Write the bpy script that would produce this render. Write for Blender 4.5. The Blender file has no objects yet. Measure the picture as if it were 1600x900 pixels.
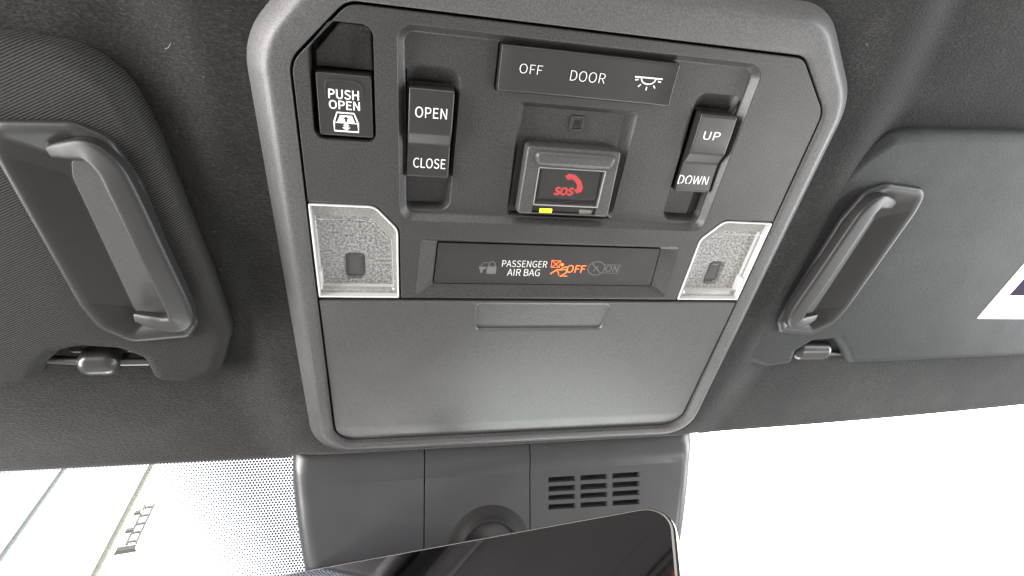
import bpy, bmesh, math, random
import numpy as np
from mathutils import Vector, Matrix
from mathutils.geometry import tessellate_polygon
random.seed(7)
R = math.radians
scene = bpy.context.scene
COL = scene.collection

# ------------------------------------------------------------------ camera
F_PX = 853.84
CR = np.array([[0.9752432, -0.12848884, -0.1799759],
               [0.01069846, 0.84033501, -0.54196182],
               [0.22087609, 0.52661911, 0.82090564]])
CC = np.array([-0.07515388, 0.0, -0.21266473])
cam_d = bpy.data.cameras.new('camera')
cam_d.sensor_width = 36.0
cam_d.lens = F_PX / 1600 * 36
cam_d.clip_start = 0.01
cam_d.clip_end = 5000
cam = bpy.data.objects.new('camera', cam_d)
COL.objects.link(cam)
m = Matrix.Identity(4)
for i in range(3):
    m[i][0] = CR[0][i]; m[i][1] = -CR[1][i]; m[i][2] = -CR[2][i]; m[i][3] = CC[i]
cam.matrix_world = m
scene.camera = cam

# ------------------------------------------------------------------ light
UP = Vector((-0.013, 0.126, 0.992)).normalized()      # true vertical: the roof slopes down to the windscreen
SUN_EL, SUN_AZ = R(50), R(60)
world = bpy.data.worlds.new('World'); scene.world = world
world.use_nodes = True
wn = world.node_tree.nodes; wl = world.node_tree.links
bg = wn['Background']
sky = wn.new('ShaderNodeTexSky'); sky.sky_type = 'NISHITA'; sky.sun_disc = False
sky.sun_elevation = SUN_EL; sky.sun_rotation = SUN_AZ
sky.air_density = 1.0; sky.dust_density = 9.0; sky.ozone_density = .5
hs = wn.new('ShaderNodeHueSaturation'); hs.inputs['Saturation'].default_value = .3     # hazy white sky
wl.new(sky.outputs[0], hs.inputs['Color']); wl.new(hs.outputs[0], bg.inputs[0]); bg.inputs[1].default_value = 0.10
sun_d = bpy.data.lights.new('sun', 'SUN'); sun_d.energy = 1.5; sun_d.angle = R(10); sun_d.color = (1, .96, .9)
sun = bpy.data.objects.new('sun', sun_d); COL.objects.link(sun)
sd = Vector((math.sin(SUN_AZ) * math.cos(SUN_EL), math.cos(SUN_AZ) * math.cos(SUN_EL), math.sin(SUN_EL)))
sun.rotation_euler = sd.to_track_quat('Z', 'Y').to_euler()
sun.location = sd * 30

def area(name, loc, target, sx, sy, power, color=(1, 1, 1)):
    d = bpy.data.lights.new(name, 'AREA'); d.shape = 'RECTANGLE'; d.size = sx; d.size_y = sy; d.energy = power; d.color = color
    o = bpy.data.objects.new(name, d); COL.objects.link(o)
    o.location = loc
    o.rotation_euler = (Vector(loc) - Vector(target)).to_track_quat('Z', 'Y').to_euler()
    return o
LIGHTS = True
if LIGHTS:
    area('side_window_light_left', (-.85, -.05, -.25), (0, .1, 0), 1.0, .30, 3.7, (1, .96, .94))
    area('side_window_light_right', (.95, .0, -.25), (0, .1, 0), 1.0, .30, 2.1, (.94, .97, 1))
    area('windscreen_light', (0.0, 1.12, -.46), (0, .1, 0), 1.3, .35, 3.2, (.97, 1, .99))
    area('added_glint_lamp', (.62, .28, -.66), (.095, .06, 0), .06, .06, .28, (1, .98, .95))  # lamp added for a glint on the panel's right; no real source
    area('added_rear_lamp', (0.0, -1.7, -.30), (0, .2, -.02), 1.2, .35, 1.6, (1, .97, .95))  # lamp added from behind so the camera cover's top stays in shade

scene.view_settings.view_transform = 'Standard'
scene.view_settings.look = 'None'
scene.view_settings.exposure = 3.0
scene.view_settings.gamma = 1.0
scene.render.engine = 'CYCLES'
scene.cycles.use_denoising = True
scene.cycles.max_bounces = 8
scene.cycles.transparent_max_bounces = 12
scene.cycles.caustics_reflective = False
scene.cycles.caustics_refractive = False

# ------------------------------------------------------------------ geometry helpers
# (u right, v towards the rear, w towards the viewer) in millimetres  ->  world metres
def W(p):
    return Vector((p[0] * .001, -p[1] * .001, -p[2] * .001))
def ray(px, py):
    d = CR.T @ np.array([(px - 800) / F_PX, (py - 450) / F_PX, 1.0])
    return d / np.linalg.norm(d)
def U(px, py, w=0.0):
    """where the traced corner lies on the level w of the roof lining, in mm"""
    r = ray(px, py); t = (-w * .001 - CC[2]) / r[2]; p = CC + t * r
    return (p[0] * 1000, -p[1] * 1000)
def on_plane(px, py, p0, n):
    r = ray(px, py); n = np.array(n); return CC + r * ((np.array(p0) - CC) @ n) / (r @ n)
def ccw(pts):
    a = sum(pts[i][0] * pts[(i + 1) % len(pts)][1] - pts[(i + 1) % len(pts)][0] * pts[i][1] for i in range(len(pts)))
    return a > 0
def inset(pts, d):
    n = len(pts); out = []; s = 1 if ccw(pts) else -1
    for i in range(n):
        a, b, c = (Vector(pts[i - 1]), Vector(pts[i]), Vector(pts[(i + 1) % n]))
        e1 = (b - a).normalized(); e2 = (c - b).normalized()
        n1 = Vector((-e1.y, e1.x)) * s; n2 = Vector((-e2.y, e2.x)) * s
        k = 1 + n1.dot(n2)
        q = (n1 + n2) / max(k, .25)
        out.append(tuple(b + q * d))
    return out
def rounded(pts, r, seg=6):
    n = len(pts); out = []
    for i in range(n):
        ri = r[i] if isinstance(r, (list, tuple)) else r
        a, b, c = (Vector(pts[i - 1]), Vector(pts[i]), Vector(pts[(i + 1) % n]))
        d1 = (a - b); d2 = (c - b); l1, l2 = d1.length, d2.length; d1.normalize(); d2.normalize()
        ang = d1.angle(d2)
        if ang > math.pi - .01:
            ang = math.pi - .01
        t = min(max(ri, .01) / math.tan(ang / 2), l1 * .48, l2 * .48)
        p1 = b + d1 * t; p2 = b + d2 * t
        rr = t * math.tan(ang / 2)
        bis = (d1 + d2)
        if bis.length < 1e-6:
            bis = Vector((-d1.y, d1.x))
        bis.normalize(); cen = b + bis * (rr / math.sin(ang / 2))
        a1 = math.atan2(p1.y - cen.y, p1.x - cen.x); a2 = math.atan2(p2.y - cen.y, p2.x - cen.x)
        da = a2 - a1
        while da > math.pi: da -= 2 * math.pi
        while da < -math.pi: da += 2 * math.pi
        for k in range(seg + 1):
            tt = a1 + da * k / seg
            out.append((cen.x + rr * math.cos(tt), cen.y + rr * math.sin(tt)))
    return out
def mirror_poly(half):
    """half: right-hand points from top to bottom"""
    return [(-x, y) for x, y in half] + [(x, y) for x, y in reversed(half)]
def fillet_up(r, top, i0=0.0, n=4):
    return [(i0 + r * (1 - math.cos(R(90) * k / n)), top - r + r * math.sin(R(90) * k / n)) for k in range(n + 1)]
def fillet_in(r, top, i0=0.0, n=3):
    return [(i0 + r * math.sin(R(90) * k / n), top - r + r * math.cos(R(90) * k / n)) for k in range(n + 1)]

class MB:
    def __init__(s):
        s.v = []; s.f = []; s.mi = []
    def ring(s, loop, w):
        i0 = len(s.v)
        if callable(w): s.v += [(x, y, w(x, y)) for x, y in loop]
        else: s.v += [(x, y, w) for x, y in loop]
        return list(range(i0, i0 + len(loop)))
    def face(s, idx, mi=0):
        s.f.append(tuple(idx)); s.mi.append(mi)
    def bridge(s, a, b, mi=0, closed=True):
        n = len(a)
        for i in range(n if closed else n - 1):
            j = (i + 1) % n
            s.face((a[i], a[j], b[j], b[i]), mi)
    def stack(s, pts, r, prof, seg=6, cap=True, cap0=False, mi=0):
        """profile of (inset, w) rings following a rounded outline"""
        rings = []
        for e in prof:
            d, w = e[0], e[1]
            p = inset(pts, d) if abs(d) > 1e-9 else pts
            cv = lambda q: [max(x - d, .05) for x in q] if isinstance(q, (list, tuple)) else max(q - d, .05)
            rings.append(s.ring(rounded(p, cv(r), seg), w))
        for a, b in zip(rings, rings[1:]): s.bridge(a, b, mi)
        if cap: s.face(rings[-1], mi)
        if cap0: s.face(rings[0], mi)
        return rings
    def rings(s, loops, mi=0, cap=True, cap0=False):
        rg = [s.ring(l, w) for l, w in loops]
        for a, b in zip(rg, rg[1:]): s.bridge(a, b, mi)
        if cap: s.face(rg[-1], mi)
        if cap0: s.face(rg[0], mi)
        return rg
    def holed(s, outer, holes, mi=0):
        idx = list(outer)
        polys = [[Vector((s.v[i][0], s.v[i][1], 0)) for i in outer]]
        for h in holes:
            polys.append([Vector((s.v[i][0], s.v[i][1], 0)) for i in h]); idx += list(h)
        for t in tessellate_polygon(polys):
            s.face([idx[k] for k in t], mi)
    def box(s, u0, u1, v0, v1, w0, w1, r=.6, fr=.5, mi=0):
        pts = [(u0, v0), (u1, v0), (u1, v1), (u0, v1)]
        return s.stack(pts, r, [(0, w0)] + fillet_up(fr, w1), seg=4, cap0=True, mi=mi)
    def extrude_u(s, prof, u0, u1, mi=0):
        a = []; b = []
        for v, w in prof:
            a.append(len(s.v)); s.v.append((u0, v, w)); b.append(len(s.v)); s.v.append((u1, v, w))
        s.bridge(a, b, mi); s.face(a, mi); s.face(b, mi)
    def sweep(s, path, ra, rb, n=12, smooth=6, mi=0, up=Vector((0, 0, 1)), sup=2.0):
        P = [Vector(p) for p in path]; m = len(P)
        pts = []; ras = []; rbs = []
        get = lambda q, i: q[i] if isinstance(q, (list, tuple)) else q
        for i in range(m - 1):
            p0, p1, p2, p3 = P[max(i - 1, 0)], P[i], P[i + 1], P[min(i + 2, m - 1)]
            for k in range(smooth):
                t = k / smooth
                pts.append(.5 * ((2 * p1) + (p2 - p0) * t + (2 * p0 - 5 * p1 + 4 * p2 - p3) * t * t + (3 * p1 - p0 - 3 * p2 + p3) * t ** 3))
                ras.append(get(ra, i) * (1 - t) + get(ra, i + 1) * t); rbs.append(get(rb, i) * (1 - t) + get(rb, i + 1) * t)
        pts.append(P[-1]); ras.append(get(ra, m - 1)); rbs.append(get(rb, m - 1))
        prev = None; rg = []
        for i, p in enumerate(pts):
            t = (pts[min(i + 1, len(pts) - 1)] - pts[max(i - 1, 0)]).normalized()
            x = t.cross(up)
            if x.length < 1e-4: x = t.cross(Vector((1, 0, 0)))
            x.normalize(); y = x.cross(t).normalized()
            ids = []
            for k in range(n):
                a = 2 * math.pi * k / n
                c, q = math.cos(a), math.sin(a)
                c = math.copysign(abs(c) ** (2 / sup), c); q = math.copysign(abs(q) ** (2 / sup), q)
                ids.append(len(s.v)); s.v.append(tuple(p + x * ras[i] * c + y * rbs[i] * q))
            rg.append(ids)
        for a, b in zip(rg, rg[1:]): s.bridge(a, b, mi)
        s.face(rg[0], mi); s.face(rg[-1], mi)
    def lathe(s, prof, centre, axis, n=32, mi=0):
        """profile of (radius, height) about axis"""
        ax = Vector(axis).normalized(); x = ax.orthogonal().normalized(); y = ax.cross(x); c = Vector(centre); rg = []
        for r, h in prof:
            ids = []
            for k in range(n):
                a = 2 * math.pi * k / n
                ids.append(len(s.v)); s.v.append(tuple(c + ax * h + (x * math.cos(a) + y * math.sin(a)) * r))
            rg.append(ids)
        for a, b in zip(rg, rg[1:]): s.bridge(a, b, mi)
        return rg
    def build(s, name, mat, parent=None, bevel=0, angle=38, world=False, flat=False, subsurf=0):
        me = bpy.data.meshes.new(name)
        me.from_pydata([Vector(p) if world else W(p) for p in s.v], [], s.f)
        mats = mat if isinstance(mat, (list, tuple)) else [mat]
        for q in mats: me.materials.append(q)
        me.polygons.foreach_set('material_index', s.mi)
        bm = bmesh.new(); bm.from_mesh(me)
        bmesh.ops.remove_doubles(bm, verts=bm.verts, dist=1e-7)
        bmesh.ops.recalc_face_normals(bm, faces=bm.faces)
        bm.to_mesh(me); bm.free()
        o = bpy.data.objects.new(name, me); COL.objects.link(o)
        if not flat:
            me.polygons.foreach_set('use_smooth', [True] * len(me.polygons))
            me.set_sharp_from_angle(angle=R(angle))
        if bevel:
            b = o.modifiers.new('bevel', 'BEVEL'); b.width = bevel * .001; b.segments = 3; b.limit_method = 'ANGLE'; b.angle_limit = R(30)
            b.harden_normals = False
        if subsurf:
            q = o.modifiers.new('sub', 'SUBSURF'); q.levels = subsurf; q.render_levels = subsurf
        if not flat:
            q = o.modifiers.new('wn', 'WEIGHTED_NORMAL'); q.keep_sharp = True; q.weight = 80
        if parent is not None: attach(o, parent)
        return o
WORLDM = {}
def attach(o, parent):
    o.parent = parent
    o.matrix_parent_inverse = WORLDM.get(parent.name, Matrix.Identity(4)).inverted()
def thing(name, loc, label, cat, group=None):
    o = bpy.data.objects.new(name, None); COL.objects.link(o)
    o.location = loc; o.empty_display_size = .02
    WORLDM[o.name] = Matrix.Translation(loc)
    tag(o, label, cat, group)
    return o
def tag(o, label=None, cat=None, group=None, kind=None):
    if label: o['label'] = label
    if cat: o['category'] = cat
    if group: o['group'] = group
    if kind: o['kind'] = kind
    return o

# ------------------------------------------------------------------ materials
def nodes(name):
    m = bpy.data.materials.new(name); m.use_nodes = True
    nt = m.node_tree; return m, nt.nodes, nt.links, nt.nodes['Principled BSDF']
def coords(N, L, scale=(1, 1, 1), rot=(0, 0, 0)):
    tc = N.new('ShaderNodeTexCoord'); mp = N.new('ShaderNodeMapping')
    mp.inputs['Scale'].default_value = scale; mp.inputs['Rotation'].default_value = rot
    L.new(tc.outputs['Object'], mp.inputs[0]); return mp.outputs[0]
def noise(N, L, vec, scale, detail=2, rough=.5):
    n = N.new('ShaderNodeTexNoise'); n.inputs['Scale'].default_value = scale; n.inputs['Detail'].default_value = detail
    n.inputs['Roughness'].default_value = rough
    L.new(vec, n.inputs['Vector']); return n.outputs['Fac']
def ramp(N, L, fac, stops):
    r = N.new('ShaderNodeValToRGB'); e = r.color_ramp.elements
    while len(e) < len(stops): e.new(.5)
    for k, (p, c) in enumerate(stops):
        e[k].position = p; e[k].color = (c, c, c, 1) if isinstance(c, (int, float)) else (*c, 1)
    L.new(fac, r.inputs[0]); return r.outputs[0]
def plastic(name, col, rough=.5, grain=1500, gs=.25, dist=.0002, var=.25, spec=.5, speck=0.0, rv=.03):
    m, N, L, b = nodes(name)
    v = coords(N, L)
    g = noise(N, L, v, grain, 2, .6)
    c = ramp(N, L, noise(N, L, v, 35, 4, .65), [(.3, tuple(x * (1 - var) for x in col)), (.7, tuple(x * (1 + var) for x in col))])
    if speck:
        sp = ramp(N, L, g, [(.36, 1 - speck), (.64, 1 + speck)])
        mm = N.new('ShaderNodeMix'); mm.data_type = 'RGBA'; mm.blend_type = 'MULTIPLY'; mm.inputs[0].default_value = 1
        L.new(c, mm.inputs[6]); L.new(sp, mm.inputs[7]); c = mm.outputs[2]
    L.new(c, b.inputs['Base Color'])
    rr = ramp(N, L, noise(N, L, v, 60, 3, .6), [(.3, max(rough - rv, .02)), (.7, rough + rv)])
    L.new(rr, b.inputs['Roughness'])
    b.inputs['Specular IOR Level'].default_value = spec
    if gs:
        bp = N.new('ShaderNodeBump'); bp.inputs['Strength'].default_value = gs; bp.inputs['Distance'].default_value = dist
        L.new(g, bp.inputs['Height']); L.new(bp.outputs[0], b.inputs['Normal'])
    return m
def plain(name, col, rough=.5, metal=0, emit=0, spec=.5):
    m, N, L, b = nodes(name)
    b.inputs['Base Color'].default_value = (*col, 1); b.inputs['Roughness'].default_value = rough; b.inputs['Metallic'].default_value = metal
    b.inputs['Specular IOR Level'].default_value = spec
    if emit:
        b.inputs['Emission Color'].default_value = (*col, 1); b.inputs['Emission Strength'].default_value = emit
    return m
def clear(name, tint=(1, 1, 1), gloss=.12, rough=.05, bump=0, scale=900):
    m, N, L, b = nodes(name)
    N.remove(b); out = N['Material Output']
    tr = N.new('ShaderNodeBsdfTransparent'); tr.inputs[0].default_value = (*tint, 1)
    gl = N.new('ShaderNodeBsdfGlossy'); gl.inputs['Roughness'].default_value = rough
    fr = N.new('ShaderNodeLayerWeight'); fr.inputs[0].default_value = .25
    mu = N.new('ShaderNodeMath'); mu.operation = 'MULTIPLY_ADD'; mu.inputs[1].default_value = .6; mu.inputs[2].default_value = gloss
    L.new(fr.outputs['Fresnel'], mu.inputs[0])
    mx = N.new('ShaderNodeMixShader'); L.new(mu.outputs[0], mx.inputs[0]); L.new(tr.outputs[0], mx.inputs[1]); L.new(gl.outputs[0], mx.inputs[2])
    if bump:
        bp = N.new('ShaderNodeBump'); bp.inputs['Strength'].default_value = bump; bp.inputs['Distance'].default_value = .0005
        L.new(noise(N, L, coords(N, L), scale, 2), bp.inputs['Height']); L.new(bp.outputs[0], gl.inputs['Normal'])
    L.new(mx.outputs[0], out.inputs[0]); return m

MAT = {}
MAT['panel'] = plastic('grained_black_plastic', (.021, .0197, .0195), .44, 1500, .32, .0003, .10, speck=.5)
MAT['bezel'] = plastic('grained_grey_plastic', (.050, .0495, .0500), .46, 1500, .28, .0003, .08, speck=.3)
MAT['lid'] = plastic('fine_grained_lid_plastic', (.040, .040, .039), .42, 1500, .25, .0003, .04, speck=.25, rv=.012)
MAT['button'] = plastic('satin_button_plastic', (.015, .0142, .0140), .36, 3000, .06, .0001, .08)
MAT['pocket'] = plastic('rough_pocket_plastic', (.036, .031, .030), .55, 1000, .6, .0004, .1, speck=.4)
MAT['black'] = plain('dark_gap', (.004, .004, .004), .7)
MAT['cover'] = plastic('grained_cover_plastic', (.040, .0385, .038), .42, 1400, .3, .0003, .1, speck=.3)
MAT['gloss'] = plain('gloss_black', (.010, .010, .011), .12)
MAT['display'] = plastic('smoked_display_plastic', (.017, .0165, .0165), .38, 2500, .08, .0001, .05)
MAT['white'] = plain('white_print', (.66, .66, .64), .5)
MAT['ghost'] = plain('unlit_symbol', (.10, .097, .095), .5)
MAT['orange'] = plain('lit_orange_symbol', (1.0, .13, .015), .5, emit=.26)
MAT['red'] = plain('red_print', (.80, .045, .05), .5, emit=.012)
MAT['led'] = plain('lit_green_lamp', (.75, .95, .02), .4, emit=.25)
MAT['led_off'] = plain('unlit_lamp', (.16, .15, .14), .35)
MAT['ivory'] = plain('pale_plastic', (.26, .255, .24), .25)
MAT['clear'] = clear('clear_plastic', (.97, .97, .97), .02, .06)
MAT['lens'] = clear('clear_lamp_plastic', (.96, .96, .96), .09, .08, .15, 400)
MAT['rim'] = plain('frosted_lens_edge', (.50, .50, .49), .3)
MAT['handle'] = plastic('satin_handle_plastic', (.018, .0178, .018), .44, 1800, .12, .0002, .08, spec=.30, speck=.1)
MAT['eye'] = plain('lamp_eye', (.03, .031, .033), .18)
MAT['insert'] = plastic('brushed_insert', (.045, .044, .0435), .5, 1200, .15, .0002, .06, speck=.12)
MAT['clip'] = plastic('clip_plastic', (.022, .0215, .022), .30, 2500, .05, .0001, .08)
MAT['steel'] = plain('dark_metal_rod', (.10, .098, .095), .35, 1.0)
MAT['housing'] = plastic('smooth_housing_plastic', (.034, .0345, .037), .33, 2500, .06, .0001, .06)
MAT['collar'] = plastic('matte_collar_plastic', (.012, .0115, .0115), .6, 2500, .05, .0001, .06, spec=.15)
MAT['mirror_case'] = plastic('mirror_case_plastic', (.022, .021, .023), .3, 2500, .05, .0001, .06)
MAT['edge_glint'] = plain('painted_edge_glint', (.30, .285, .265), .25)  # pale colour paints the bright reflected line along the mirror rim

def silver():
    m, N, L, b = nodes('pebbled_reflector')
    v = coords(N, L)
    n = noise(N, L, v, 900, 3, .7)
    L.new(ramp(N, L, n, [(.36, .07), (.64, .40)]), b.inputs['Base Color'])
    b.inputs['Metallic'].default_value = .35; b.inputs['Roughness'].default_value = .42
    bp = N.new('ShaderNodeBump'); bp.inputs['Strength'].default_value = .5; bp.inputs['Distance'].default_value = .0006
    L.new(n, bp.inputs['Height']); L.new(bp.outputs[0], b.inputs['Normal'])
    return m
MAT['silver'] = silver()
MAT['well'] = plastic('frosted_lamp_flange', (.22, .22, .215), .25, 1200, .3, .0003, .1, speck=.2)

def fuzzy():
    m, N, L, b = nodes('brushed_headliner_fabric')
    v = coords(N, L, (1, 1.0, 1), (0, 0, R(25)))
    vs = coords(N, L, (1.0, 2.6, 1.0), (0, 0, R(-22)))
    n1 = noise(N, L, vs, 620, 4, .7); n2 = noise(N, L, v, 22, 3, .6)
    mx = N.new('ShaderNodeMath'); mx.operation = 'MULTIPLY_ADD'; mx.inputs[1].default_value = .64
    L.new(n1, mx.inputs[0])
    m2 = N.new('ShaderNodeMath'); m2.operation = 'MULTIPLY'; m2.inputs[1].default_value = .36; L.new(n2, m2.inputs[0]); L.new(m2.outputs[0], mx.inputs[2])
    L.new(ramp(N, L, mx.outputs[0], [(.36, (.0048, .0047, .0047)), (.52, (.0128, .0125, .0123)), (.68, (.038, .037, .036))]), b.inputs['Base Color'])
    b.inputs['Roughness'].default_value = .95; b.inputs['Specular IOR Level'].default_value = .1
    b.inputs['Sheen Weight'].default_value = .12; b.inputs['Sheen Roughness'].default_value = .5
    bp = N.new('ShaderNodeBump'); bp.inputs['Strength'].default_value = .8; bp.inputs['Distance'].default_value = .0008
    L.new(n1, bp.inputs['Height']); L.new(bp.outputs[0], b.inputs['Normal'])
    return m
MAT['liner'] = fuzzy()
def twill():
    m, N, L, b = nodes('ribbed_visor_fabric')
    v = coords(N, L, (1, 1, 1), (0, 0, R(28)))
    wv = N.new('ShaderNodeTexWave'); wv.wave_type = 'BANDS'; wv.bands_direction = 'Y'
    wv.inputs['Scale'].default_value = 360; wv.inputs['Distortion'].default_value = 1.2; wv.inputs['Detail'].default_value = 2; wv.inputs['Detail Scale'].default_value = 3
    L.new(v, wv.inputs[0])
    n = noise(N, L, coords(N, L), 900, 3)
    a = N.new('ShaderNodeMath'); a.operation = 'MULTIPLY_ADD'; a.inputs[1].default_value = .5; L.new(n, a.inputs[0]); L.new(wv.outputs['Fac'], a.inputs[2])
    L.new(ramp(N, L, a.outputs[0], [(.3, (.012, .0117, .0114)), (1.1, (.042, .041, .040))]), b.inputs['Base Color'])
    b.inputs['Roughness'].default_value = .95; b.inputs['Specular IOR Level'].default_value = .06
    bp = N.new('ShaderNodeBump'); bp.inputs['Strength'].default_value = .5; bp.inputs['Distance'].default_value = .0003
    L.new(a.outputs[0], bp.inputs['Height']); L.new(bp.outputs[0], b.inputs['Normal'])
    return m
MAT['twill'] = twill()
MAT['vinyl'] = plastic('smooth_visor_vinyl', (.0165, .0178, .018), .6, 1100, .3, .0003, .05, spec=.2, speck=.3)

# ------------------------------------------------------------------ the setting outside
mb = MB()
t1 = UP.orthogonal().normalized(); t2 = UP.cross(t1)
g0 = Vector(CC) - UP * 1.5
S = 400
mb.v = [tuple(g0 + t1 * a * S + t2 * b * S) for a, b in ((-1, -1), (1, -1), (1, 1), (-1, 1))]; mb.face((0, 1, 2, 3))
MAT['ground'] = plastic('worn_asphalt', (.075, .073, .07), .9, 40, .1, .01, .15)
tag(mb.build('ground', MAT['ground'], world=True, flat=True), kind='structure')

# ------------------------------------------------------------------ roof lining
H_HALF = [(147, 400), (147, -40), (144, -120), (136, -200), (119, -256)]
HP = [(-x, y) for x, y in H_HALF] + [(x, y) for x, y in reversed(H_HALF)]
HPa = np.array(rounded(HP, [5, 60, 60, 60, 16, 16, 60, 60, 60, 5], 8))
def sdist(q):
    a = HPa; b = np.roll(HPa, -1, 0); q = np.asarray(q, float)
    d = np.full(len(q), 1e9); ins = np.zeros(len(q), bool)
    for p0, p1 in zip(a, b):
        e = p1 - p0; t = np.clip(((q - p0) @ e) / max(e @ e, 1e-12), 0, 1)
        d = np.minimum(d, np.linalg.norm(q - (p0 + t[:, None] * e), axis=1))
        c = ((p0[1] > q[:, 1]) != (p1[1] > q[:, 1]))
        xi = (p1[0] - p0[0]) * (q[:, 1] - p0[1]) / (p1[1] - p0[1] + 1e-12) + p0[0]
        ins ^= c & (q[:, 0] < xi)
    return np.where(ins, d, -d)
def sstep(x, a, b):
    t = np.clip((x - a) / (b - a), 0, 1); return t * t * (3 - 2 * t)
def front_v(u):
    s = np.where(u > 0, -262 + 14 * (u / 407) ** 2, -263 + 2 * (u / 400) ** 2)
    k = sstep(np.abs(u), 121, 132)
    return -257.5 * (1 - k) + s * k
def liner_w(u, v):
    d = sdist(np.stack([u, v], 1))
    base = -15 + 4 * sstep(-v, 175, 235)           # the strip ahead of the visors stands lower
    plat = -6.0
    k = sstep(d, -22, 10)
    return base * (1 - k) + plat * k
us = np.concatenate([np.linspace(-720, -345, 12)[:-1], np.arange(-345, 440, 3.0), np.linspace(440, 720, 10)])
ts = np.concatenate([[0, .8, 1.8, 3, 4.5, 6.2, 8], np.arange(10, 330, 3.2), np.linspace(335, 1400, 22)])
UU, TT = np.meshgrid(us, ts)
VV = front_v(UU) + TT
WW = liner_w(UU.ravel(), VV.ravel()).reshape(UU.shape)
WW = WW - 9 * (1 - np.sqrt(np.clip(1 - (1 - np.clip(TT / 6.2, 0, 1)) ** 2, 0, 1)))
mb = MB()
mb.v = [tuple(p) for p in np.stack([UU, VV, WW], 2).reshape(-1, 3)]
nu = len(us)
for j in range(len(ts) - 1):
    for i in range(nu - 1):
        if abs(UU[j, i] + 1.5) < 104 and -236 < VV[j, i] < -22: continue      # opening behind the console
        mb.face((j * nu + i, j * nu + i + 1, (j + 1) * nu + i + 1, (j + 1) * nu + i))
# turned-up front hem
e0 = list(range(nu)); hem = []
for i in range(nu):
    x, y, z = mb.v[i]; hem.append(len(mb.v)); mb.v.append((x, y + 1.5, z - 14))
mb.bridge(e0, hem, closed=False)
tag(mb.build('headliner', MAT['liner'], angle=80), kind='structure')

# ------------------------------------------------------------------ windscreen with its dotted band
GS = .65
def glass_w(v): return -24 + (-260 - v) * GS
def frit_glass():
    m, N, L, b = nodes('windscreen_glass_with_dots')
    N.remove(b); out = N['Material Output']
    at = N.new('ShaderNodeUVMap')
    sx = N.new('ShaderNodeSeparateXYZ'); L.new(at.outputs[0], sx.inputs[0])
    def mth(op, a, bb=None, c=None):
        n = N.new('ShaderNodeMath'); n.operation = op
        for k, x in enumerate((a, bb, c)):
            if x is None: continue
            if isinstance(x, (int, float)): n.inputs[k].default_value = x
            else: L.new(x, n.inputs[k])
        return n.outputs[0]
    P = 1.75
    x, y = sx.outputs[0], sx.outputs[1]          # millimetres on the glass
    def cell(ox, oy):
        fx = mth('SUBTRACT', mth('FRACT', mth('ADD', mth('DIVIDE', x, P * 1.0), ox)), .5)
        fy = mth('SUBTRACT', mth('FRACT', mth('ADD', mth('DIVIDE', y, P * 1.732), oy)), .5)
        fy = mth('MULTIPLY', fy, 1.732)
        return mth('SQRT', mth('ADD', mth('MULTIPLY', fx, fx), mth('MULTIPLY', fy, fy)))
    d = mth('MINIMUM', cell(0, 0), cell(.5, .5))
    # dot size: fades away from the camera cover and from the top edge
    ax = mth('ABSOLUTE', x)
    side = N.new('ShaderNodeMapRange'); side.inputs[1].default_value = 238; side.inputs[2].default_value = 165; side.inputs[3].default_value = 0; side.inputs[4].default_value = .41
    L.new(mth('ADD', ax, mth('MULTIPLY', y, .52)), side.inputs[0])
    top = N.new('ShaderNodeMapRange'); top.inputs[1].default_value = 14; top.inputs[2].default_value = 4; top.inputs[3].default_value = 0; top.inputs[4].default_value = .36
    L.new(y, top.inputs[0])
    rsc = N.new('ShaderNodeMapRange'); rsc.inputs[1].default_value = 100; rsc.inputs[2].default_value = 130; rsc.inputs[3].default_value = 1; rsc.inputs[4].default_value = .45  # dots made smaller on the right to stand in for sky glare
    L.new(x, rsc.inputs[0])
    rad = mth('MULTIPLY', mth('MAXIMUM', side.outputs[0], top.outputs[0]), rsc.outputs[0])
    mask = mth('LESS_THAN', d, rad)
    tr = N.new('ShaderNodeBsdfTransparent'); tr.inputs[0].default_value = (.93, .97, .95, 1)
    gl = N.new('ShaderNodeBsdfGlossy'); gl.inputs['Roughness'].default_value = .02
    mx = N.new('ShaderNodeMixShader'); mx.inputs[0].default_value = .02
    L.new(tr.outputs[0], mx.inputs[1]); L.new(gl.outputs[0], mx.inputs[2])
    df = N.new('ShaderNodeBsdfDiffuse'); df.inputs[0].default_value = (.05, .052, .07, 1)
    m2 = N.new('ShaderNodeMixShader'); L.new(mask, m2.inputs[0]); L.new(mx.outputs[0], m2.inputs[1]); L.new(df.outputs[0], m2.inputs[2])
    L.new(m2.outputs[0], out.inputs[0]); return m
MAT['glass'] = frit_glass()
ws = thing('windscreen', W((0, -262, -24)), 'clear windscreen below the roof lining, with small dots beside the camera cover', 'windscreen')
mb = MB()
A = [(-720, -258), (720, -258), (720, -1000), (-720, -1000)]
mb.v = [(x, y, glass_w(y)) for x, y in A]; mb.face((0, 1, 2, 3))
go = mb.build('glass', MAT['glass'], ws, flat=True)
uv = go.data.uv_layers.new(name='UVMap')
ln = math.sqrt(1 + GS * GS)
for l in go.data.loops:
    c = go.data.vertices[l.vertex_index].co
    uv.data[l.index].uv = (c.x * 1000, (c.y * 1000 - 260) * ln)

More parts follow.
